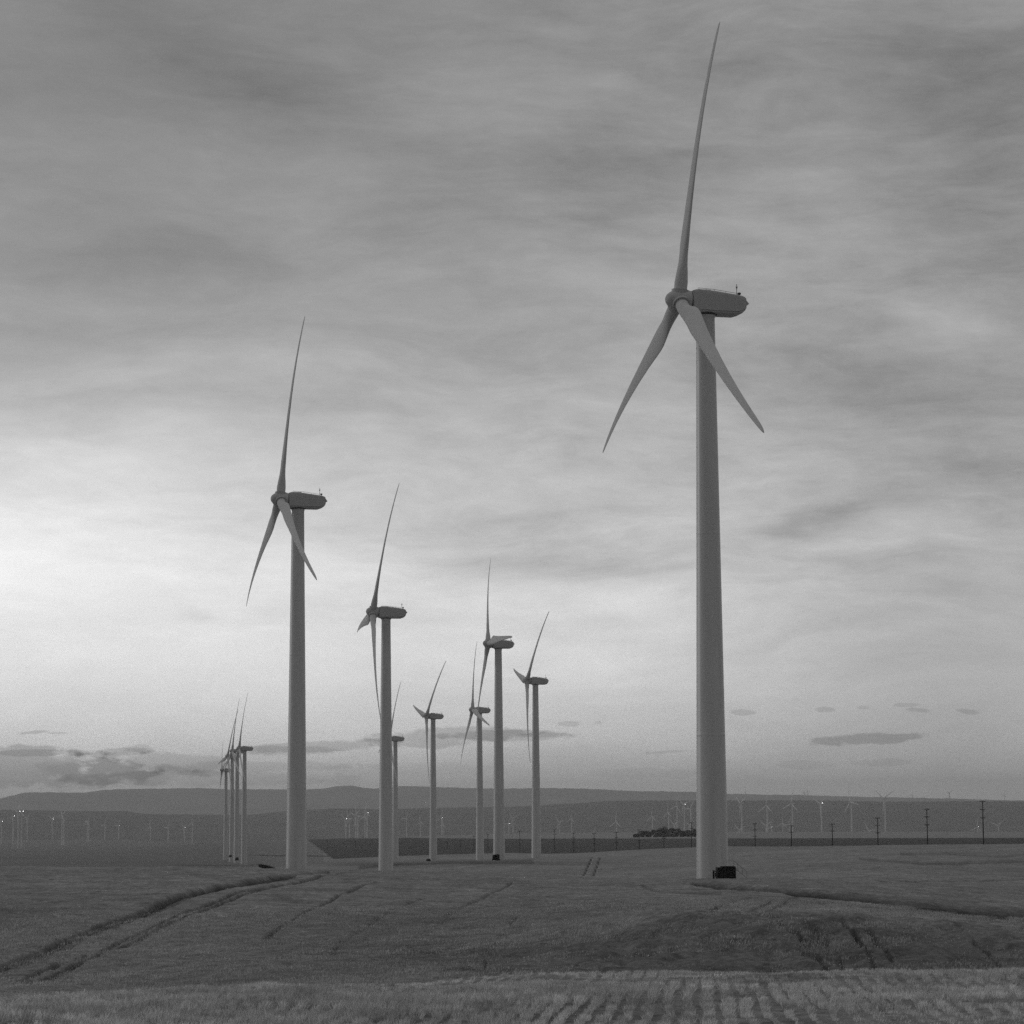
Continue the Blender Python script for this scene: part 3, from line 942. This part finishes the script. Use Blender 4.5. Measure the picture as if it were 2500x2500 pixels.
GRP = 'large wind turbines standing in the wheat'
MAIN = [
 (27.3, 369.3, -8.19, 15.9, 5.6, 'nearest and tallest turbine, right of centre, black cabinet at its foot'),
 (-45.3, 560.9, -12.99, 17.3, 0.1, 'second largest turbine, left of centre, at the top of the wheel tracks'),
 (-36.8, 774.8, -20.29, 12.0, 25.8, 'third largest turbine, blade hanging beside its tower, a distant tower just behind it'),
 (-45.1, 1510.5, -22.25, 16.7, 41.6, 'small turbine with a short pale raised left blade, alone between two taller towers'),
 (-18.1, 1448.2, -21.49, 13.1, -15.9, 'turbine whose pale lower blade crosses its own tower, just left of the central tower'),
 (-5.4, 1003.0, -14.73, 10.7, -29.9, 'central turbine, one pale blade lying level along its nacelle, black box at its foot'),
 (10.3, 1215.6, -17.74, 12.5, 41.4, 'rightmost turbine of the central group, short curved blade pointing up to the left'),
 (-77.9, 1772.1, -26.99, 15.4, 17.9, 'turbine half hidden behind the third largest tower, only rear nacelle and thin blades showing'),
 (-188.2, 1876.9, -30.25, 15.2, 7.9, 'rightmost turbine of the tight cluster of four, its whole nacelle clear of the others'),
 (-206.2, 2001.8, -28.92, 18.5, 1.9, 'turbine second from the right in the tight cluster of four, black box at foot'),
 (-227.5, 2169.5, -28.67, 19.4, 21.9, 'turbine second from the left in the tight cluster of four, short lower left blade'),
 (-268.1, 2502.3, -33.65, 12.0, -43.6, 'shortest and leftmost tower of the tight cluster of four at left'),
]
for X, Y, Zb, yw, ph, lab in MAIN:
    turbine(BIG, (X, Y, Zb), R(yw), R(ph), lab, GRP)

# distant turbines: hub x, hub y, distance, yaw, blade phase, lit, label
FAR = [
 (1503, 2006.5, 8800, 38, 2, 0, 'distant turbine shaped like an inverted Y, above the poles left of the tree clump'),
 (1590.7, 1993, 10000, 34, 0, 0, 'distant turbine with one blade upright, directly above the left half of the dark tree clump'),
 (1629.5, 1983.3, 9300, 24, -4, 0, 'distant turbine with a short pale lower right blade, above the middle of the tree clump'),
 (1650.5, 1968, 8700, 34, 12, 0, 'distant turbine with two pale blades hanging in a hook shape, above the tree clump'),
 (1668, 1964.7, 8500, 34, -50, 1, 'distant turbine with two raised blades and a lit beacon, above the tree clump'),
 (1684, 1975, 8300, 30, 38, 0, 'distant turbine just left of the nearest tower with a blade slanting up right'),
 (1646, 2013, 10800, 40, 65, 0, 'low distant turbine peeping over the crowns in the middle of the tree clump'),
 (1682.6, 2014, 10800, 40, 62, 0, 'low distant turbine beside the pole at the right end of the tree clump'),
 (1807.4, 1960.6, 7000, 24, 62, 0, 'distant turbine with a small raised V of blades, first one right of the nearest tower'),
 (1804, 2025.8, 10500, 42, -52, 0, 'very low crossed blades at the foot of the first distant turbine right of nearest tower'),
 (1870, 1967, 7300, 33, 3, 0, 'distant turbine with a dark upright blade crossing the skyline, second right of the nearest tower'),
 (1870, 2016, 10200, 40, 58, 0, 'low distant turbine with two raised blades spread wide, left of a lit low turbine'),
 (1880.7, 2020, 10600, 25, 15, 1, 'low distant turbine with a lit beacon, right of the first pole past the nearest tower'),
 (1931.5, 1961.4, 7000, 34, 8, 0, 'distant turbine with drooping blades, above second pole right of nearest tower'),
 (2002.4, 1962, 7000, 32, -66, 1, 'distant turbine with a blade pointing left and lit beacon, nacelle near the skyline at right'),
 (2075.3, 1958, 6550, 30, -18, 0, 'distant turbine with a pale blade pointing right, between two poles right of the nearest tower'),
 (2157.3, 1949.8, 5920, 32, 62, 0, 'largest distant turbine, dark nacelle and V of blades breaking the skyline on the right'),
 (2120.8, 2028.5, 9800, 40, -35, 0, 'low distant turbine seen as an L of two blades, just left of a pole'),
 (1909.7, 2010, 11800, 40, 5, 0, 'faint low distant turbine with drooping blades, left of the second right-hand pole'),
 (1925.5, 2012, 11800, 36, 20, 0, 'faint low distant turbine right behind the top of the second right-hand pole'),
 (2385.3, 2019.4, 9800, 40, 8, 1, 'low distant turbine with a bright lit beacon, just left of the tallest right-hand pole'),
 (2436.3, 2015.7, 10400, 42, 52, 0, 'Y-shaped pale low distant turbine between the tallest pole and the right edge'),
 (2317, 1936, 17500, 35, 60, 0, 'tiny turbine on the skyline between the two tallest poles'),
 (2226, 1941, 19500, 35, 20, 0, 'tiny turbine on the skyline just left of the second tallest pole'),
 (2451.6, 1941, 18500, 30, 10, 0, 'tiny turbine on the skyline near the right edge'),
 (1971, 1932, 17500, 20, 2, 0, 'tiny turbine on the skyline with one upright blade, right of the second right-hand pole'),
 (1962.5, 1935, 18500, 20, 8, 0, 'tiny fainter turbine on the skyline immediately left of another tiny one'),
 (1819, 1934, 19500, 26, 12, 0, 'tiny turbine on the skyline close to the right of the nearest tower'),
 (1364, 2007.5, 10800, 38, -42, 1, 'low distant turbine with a bright lit beacon, just right of the central group'),
 (1251, 1998, 12000, 38, 72, 0, 'faint distant turbine with a blade pointing right, between two towers of the central group'),
 (1240.5, 2011, 12500, 35, 30, 1, 'small lit distant turbine touching the right side of the central tower'),
 (1394, 1998, 12500, 35, 4, 0, 'faint distant turbine over the pole row, right of a lit one'),
 (1449, 2036, 12300, 38, 14, 0, 'very low distant turbine, only blade tips over the field edge, before the tree clump'),
 (842.5, 1999.5, 9500, 36, -60, 1, 'lit turbine at left end of the pale group between second and third largest towers'),
 (851, 1999.8, 9700, 30, 88, 0, 'turbine second from left in the pale group between second and third largest towers'),
 (866.6, 1991, 9000, 40, -66, 0, 'turbine with blade raised upper left, middle of pale group left of the third largest tower'),
 (871.5, 1993, 9200, 36, 90, 0, 'turbine with blade pointing right, close behind the middle one of that same pale group'),
 (893.8, 1985, 8800, 30, -8, 1, 'lit turbine at the right end of the pale group beside the third largest tower'),
 (889, 1993, 9800, 36, 6, 0, 'distant turbine just left of the lit right-end one in the pale group'),
 (1037, 1960, 19000, 30, 20, 1, 'tiny lit turbine high on the far hill, left of a central tower'),
 (1076.5, 1998, 11500, 38, 10, 1, 'distant turbine with the brightest beacon, just right of a central left tower'),
 (1025, 2006.8, 12500, 42, -8, 0, 'faint distant turbine with a pale blade sloping down right, left of a central tower'),
 (991, 1998, 12200, 40, 30, 0, 'faint distant turbine just right of the half hidden turbine behind the third largest tower'),
 (1080, 2012, 13000, 40, 4, 0, 'faint low distant turbine right below the brightest beacon'),
 (1.5, 2006, 9500, 30, 70, 1, 'distant turbine with a lit beacon cut by the left edge of the view'),
 (29.5, 1993.6, 8400, 24, 18, 1, 'distant turbine leftmost of the tall pale group near the left edge'),
 (42, 1982, 7300, 26, 40, 1, 'lit turbine in the middle of the tall pale group near the left edge'),
 (50, 1982, 7300, 24, -12, 1, 'lit turbine rightmost of the tall pale group near the left edge'),
 (65, 1997.5, 10500, 40, 55, 0, 'faint distant turbine with V blades right of the tall pale group near the left edge'),
 (77, 1979, 19000, 30, 10, 1, 'tiny lit turbine on the dark ridge line near the left edge'),
 (126.6, 2000.5, 11000, 38, -62, 1, 'distant turbine with a bright beacon, alone between two pale groups at far left'),
 (148.8, 1986.6, 8600, 28, 4, 0, 'left one of two overlapping pale distant turbines at far left'),
 (153.5, 1988, 8800, 34, 60, 0, 'right one of two overlapping pale distant turbines at far left'),
 (211, 2004.4, 9900, 26, -4, 0, 'left one of two thin distant turbines standing lower in the far left field'),
 (215, 2005, 10200, 38, 32, 0, 'right one of two thin distant turbines standing lower in the far left field'),
 (254.7, 2013, 12800, 40, 20, 0, 'very faint distant turbine just left of a lit one in the far left'),
 (288, 2015, 12200, 34, 28, 1, 'faint distant turbine with a beacon in the middle of the left field edge'),
 (365.5, 2018.7, 12400, 38, -2, 0, 'faint distant turbine with an upright blade midway between two lit ones at left'),
 (409, 2020.8, 12600, 42, -85, 0, 'faint distant turbine with a blade pointing left, left of a lit low one'),
 (449, 2020, 12200, 34, 60, 1, 'low distant turbine with a bright beacon, left of the tight cluster of four'),
 (467.8, 2009, 11600, 40, 8, 0, 'faint turbine with drooping blades, nearest on the left to the tight cluster of four'),
 (362, 1968, 19500, 30, 15, 1, 'tiny faintly lit turbine on the far hill at left'),
]
for hx, hy, D, yw, ph, lit, lab in FAR:
    p = at(hx, hy, D)
    a = math.radians(yw)
    h2 = Matrix.Rotation(a, 3, 'Z') @ hubc
    root = turbine(SMALL, (p.x - h2.x, p.y - h2.y, p.z - h2.z), a, R(ph), lab, 'distant wind turbines beyond the fields', False, bool(lit))

# ------------------------------------------------------------------ cabinets at the tower feet
def cabinet(loc, rz, w, d, h, label, full=True):
    root = empty('transformer_cabinet', loc, rz)
    tag(root, label, 'electrical cabinet', 'dark electrical cabinets at the turbine feet')
    b = MB(); b.box((0, 0, h / 2 + .08), (w, d, h)); b.box((0, 0, -.2), (w + .3, d + .3, .56))
    b.build('body', M_KIOSK, root)
    r_ = MB(); r_.box((w * .12, 0, h + .16), (w * .72, d + .12, .14)); r_.build('roof', M_KIOSK, root)
    if full:
        for s in (-1, 1):
            q = MB(); q.box((s * w * .24, -d / 2 - .02, h / 2 + .1), (w * .42, .05, h * .84)); dr = q.build('door', M_KIOSK, root)
            k = MB(); k.box((s * .08, -d / 2 - .07, h * .55), (.05, .06, .22)); k.build('handle', M_DARK, dr)
        for k in range(5):
            q = MB(); q.box((w / 2 + .05, 0, .5 + k * .28), (.12, d * .8, .05))
            if k == 0: fin = MB()
            fin.v and None
            fin.add(q.v, q.f)
        fin.build('cooling_fins', M_DARK, root)
    return root


gz = lambda X, Y: terrain_z(X, Y)
c1 = at(1772, 2148, 360); z1 = gz(c1.x, c1.y)
CAB_Z = at(1772, 2149.5, c1.y).z
cabinet((c1.x, c1.y, CAB_Z), R(4), 2.45, 1.9, 1.66, 'black slatted cabinet as tall as a man at the right foot of the nearest turbine')
# open frame (gate post with rails) left of the cabinet
g = at(1744.5, 2148, 359.6)
root = empty('switch_box', (g.x, g.y, CAB_Z)); tag(root, 'narrow black upright box on legs just left of the cabinet by the nearest tower', 'switch box')
q = MB(); q.box((-.12, 0, .72), (.24, .4, 1.30)); q.build('body', M_KIOSK, root)
for s in (-.18, .22):
    q = MB(); q.box((s, 0, .28), (.07, .3, .72)); q.build('leg', M_KIOSK, root)
q = MB(); q.box((.12, 0, 1.2), (.32, .08, .08)); q.box((.16, 0, .75), (.2, .08, .5)); q.build('bracket', M_KIOSK, root)
# steel stair up to the tower door, right of the cabinet
s0 = at(1803, 2149, 368.5)
root = empty('access_stair', (s0.x, s0.y, CAB_Z)); tag(root, 'thin grey steel stair with handrails at the right side of the nearest tower', 'stair')
tr = MB(); sr_ = MB(); hr = MB()
for k in range(7):
    tr.box((1.0 - k * .26, 0, .25 + k * .22), (.24, .8, .03))
for s in (-.42, .42):
    sr_.tube([(1.15, s, .1), (-.65, s, 1.6)], .03, 6)
    hr.tube([(1.15, s, 1.0), (-.65, s, 2.5), (-1.5, s, 2.5)], .025, 6)
    for k in range(4):
        hr.tube([(1.15 - k * .6, s, .1 + k * .5), (1.15 - k * .6, s, 1.0 + k * .5)], .022, 6)
tr.build('treads', M_RAIL, root); sr_.build('stringers', M_RAIL, root); hr.build('handrail', M_RAIL, root)
for x_, y_, Y, w, h, lab in ((1211, 2097.5, 997, 2.6, 1.5, 'small black box at the left foot of the central turbine with the level blade'),
                             (578.6, 2099, 1985, 2.3, 1.5, 'small black box on the grass right of the second tower of the left cluster'),
                             (562.6, 2091, 2140, 2.2, 1.0, 'tiny low black box at the foot of the inner left tower of the left cluster'),
                             (1046, 2100, 1495, 2.2, .5, 'very low dark box by the foot of the turbine with the short raised blade')):
    p = at(x_, y_, Y)
    z = max(p.z, gz(p.x, p.y) - .1)
    cabinet((p.x, p.y, z), 0, w, 1.6, h, lab, False)

# ------------------------------------------------------------------ power poles
kx = [0, 1, 2, 3, 4, 5, 7, 8, 9, 10, 11, 12, 13, 15, 17, 18, 19]
xx = [1148.7, 1012.6, 892.3, 781.6, 681.7, 593, 437.8, 370.5, 310, 254.5, 200.6, 150.5, 104, 19, -59, -93, -126.5]
A_ = np.array([[1, -k, -k * x] for k, x in zip(kx, xx)], float)
sol = np.linalg.lstsq(A_, np.array(xx), rcond=None)[0]
cc = sol[2]
print('pole c', cc)
TOPS = {0: 1954.8, 1: 1974, 2: 1995.8, 3: 2010.7, 4: 2015, 5: 2009.6, 7: 2007, 8: 2018, 9: 2025, 10: 2031, 11: 2034, 12: 2033, 13: 2025, 15: 2028, 17: 2036, 18: 2040, 19: 2050, 20: 2054, 27: 2053, 31: 2051}
PL = {0: 'tallest power pole with three crossarms, nearest the right edge', 1: 'second tallest power pole, second from the right edge', 2: 'power pole third from the right edge, in front of a distant turbine', 3: 'power pole fourth from the right edge',
      4: 'power pole fifth from the right edge, under a distant turbine with drooping blades', 5: 'power pole first to the right of the nearest tower', 7: 'power pole at the right end of the tree clump, touching the nearest tower',
      8: 'slim power pole standing before the right half of the tree clump', 9: 'slim power pole before the left end of the tree clump', 10: 'slim power pole just left of the tree clump, under the upside-down Y turbine',
      11: 'slim power pole second to the left of the tree clump', 12: 'slim power pole third to the left of the tree clump', 13: 'taller slim power pole right of the central turbine group', 15: 'slim power pole between the central tower and the one to its right',
      17: 'slim power pole between the two towers left of the central tower', 18: 'faint power pole left of the central group towers, nearer one', 19: 'faint power pole left of the central group towers, middle one', 20: 'faint power pole left of the central group towers, farther one',
      27: 'faint power pole before the ploughed field, left of the third largest tower', 31: 'faint power pole at the left corner of the ploughed field'}
XS = dict(zip(kx, xx)); XS[20] = -158.4; XS[27] = -382; XS[31] = -450
D0P = 1128.0
PROT = {}
for k, ty in TOPS.items():
    D = D0P * (1 + cc * k)
    D = min(D, 3000)
    top = at(1250 + XS[k], ty, D)
    gzk = gz(top.x, top.y)
    # the foot is seen at this row
    h = max(top.z - gzk + .4, 9.0)
    root = empty('power_pole', (top.x, top.y, top.z - h), R(35))
    tag(root, PL[k], 'power pole', 'row of power poles across the fields')
    thick = .21 if k < 8 else .2
    b = MB(); b.tube([(0, 0, -2), (0, 0, h * .5), (0, 0, h)], [thick * 1.25, thick, thick * .75], 8); b.build('pole', M_POLE, root)
    hh = 20.0
    arms = (.35, 3.7, 7.2) if k < 14 else (.5,)
    for i, dz in enumerate(arms):
        if dz > h * .6: continue
        q = MB(); q.box((0, 0, h - dz), (3.0 if i else 3.6, .16, .18))
        q.tube([(-.9, .1, h - dz - .05), (0, .1, h - dz - .7), (.9, .1, h - dz - .05)], .04, 5)
        am = q.build('crossarm', M_POLE, root)
        for s in (-1.3, -.6, .6, 1.3):
            q = MB(); q.lathe([(.05, 0), (.12, .05), (.12, .14), (.06, .26)], 8, Matrix.Translation((s, 0, h - dz + .09))); q.build('insulator', M_POLE, am)

# ------------------------------------------------------------------ trees
def tree(loc, h, w, seed, label):
    rr = random.Random(seed)
    root = empty('tree', loc); tag(root, label, 'tree', 'clump of dark trees beyond the fields')
    t = MB()
    t.tube([(0, 0, -1), (.1, 0, h * .3), (0, .1, h * .75)], [h * .03, h * .022, h * .008], 7)
    for k in range(5):
        a = rr.random() * 6.28; z = h * (.25 + .1 * k)
        t.tube([(0, 0, z), (math.cos(a) * w * .3, math.sin(a) * w * .3, z + h * .18)], [h * .012, h * .004], 5)
    t.build('trunk', M_BARK, root)
    c = MB(); v, f = [], []
    lobes = []
    for k in range(15):
        a = rr.random() * 6.28; rad = rr.random() ** .6 * w * .36; z = h * (.02 + .88 * rr.random())
        sc = 1 - abs(z / h - .45) * .8
        lobes.append((math.cos(a) * rad * sc, math.sin(a) * rad * sc, z, w * (.14 + .12 * rr.random()) * sc + .5))
    for lx, ly, lz, lr in lobes:
        for j in range(85):
            d = Vector((rr.gauss(0, 1), rr.gauss(0, 1), rr.gauss(0, 1))).normalized() * lr * (rr.random() ** .35)
            p = Vector((lx, ly, min(lz + d.z * .9, h))) + Vector((d.x, d.y, 0))
            n1_ = Vector((rr.gauss(0, 1), rr.gauss(0, 1), rr.gauss(0, 1))).normalized()
            n2_ = n1_.orthogonal().normalized()
            s = .35 + .35 * rr.random()
            k0 = len(v)
            v += [p + n1_ * s, p + n2_ * s, p - n1_ * s, p - n2_ * s]
            f.append((k0, k0 + 1, k0 + 2, k0 + 3))
    c.add(v, f); c.build('crown', M_LEAF, root)


TREES = [
 (1553, 2036, 2043, 'lowest bushy tree at the left tip of the clump'),
 (1570, 2030, 2046, 'small tree second from the left in the clump'),
 (1585, 2026, 2046, 'tree third from the left in the clump, rising above its small neighbours'),
 (1600, 2024, 2046, 'rounded tree left of the highest crowns of the clump'),
 (1613, 2020, 2046, 'high crown left of the tallest tree of the clump'),
 (1627, 2018, 2046, 'tallest tree, in the middle of the clump'),
 (1641, 2020, 2046, 'broad crown right of the tallest tree of the clump'),
 (1654, 2024, 2046, 'tree right of the middle of the clump, with a dip beside its crown'),
 (1667, 2026, 2045, 'lower tree in the right half of the clump'),
 (1681, 2026, 2044, 'tree beside the pole at the right end of the clump'),
 (1696, 2026, 2040, 'last tree of the clump, half hidden by the nearest tower'),
]
for i, (x, yt, yb, lab) in enumerate(TREES):
    D = 3900 + (i * 37 % 5) * 14
    a = at(x, yb, D)
    zg = gz(a.x, a.y)
    h = at(x, yt, D).z - zg
    tree((a.x, a.y, zg), h * (1.0 + .09 * ((i * 5 % 3) - 1)), 12 + (i * 7 % 4) * 2.2, 40 + i, lab)

# ------------------------------------------------------------------ dark scrub patch by the left cluster
def scrub():
    rr = random.Random(3)
    mb = MB(); v, f = [], []
    for k in range(2600):
        t = rr.random(); s = rr.gauss(0, .5)
        x = 634 + 34 * t; y = 2094 + 12 * t + s * 3.2
        p = at(x, y, 1500 - 480 * t)
        z = gz(p.x, p.y)
        hgt = .4 + 1.6 * rr.random()
        a = rr.random() * 6.28; w = .5
        dx, dy = math.cos(a) * w, math.sin(a) * w
        k0 = len(v)
        v += [(p.x - dx, p.y - dy, z - .3), (p.x + dx, p.y + dy, z - .3), (p.x + dx * .3 + rr.gauss(0, .3), p.y, z + hgt)]
        f.append((k0, k0 + 1, k0 + 2))
    mb.add(v, f)
    o = mb.build('scrub_patch', M_WEED)
    tag(o, 'dark patch of scrub on the grass between the left cluster and the second largest tower', 'scrub', kind='stuff')
scrub()

# ------------------------------------------------------------------ haze
HAZE = 4.8e-5
hz = MB()
x0, x1, y0, y1, zb, zt = -31500, 31500, -31500, 31500, float(verts[:, 2].min()) - 3, 420.0
zb = min(zb, -124.0)
hz.box(((x0 + x1) / 2, (y0 + y1) / 2, (zb + zt) / 2), (x1 - x0, y1 - y0, zt - zb))
hm = bpy.data.materials.new('haze')
hm.use_nodes = True
ht = hm.node_tree
ht.nodes.clear()
ho = ht.nodes.new('ShaderNodeOutputMaterial')
hv = ht.nodes.new('ShaderNodeVolumePrincipled')
hv.inputs['Color'].default_value = (.92, .92, .92, 1)
hv.inputs['Density'].default_value = HAZE
hv.inputs['Anisotropy'].default_value = 0.2
ht.links.new(hv.outputs[0], ho.inputs['Volume'])
hzo = hz.build('haze', hm)
tag(hzo, kind='stuff')
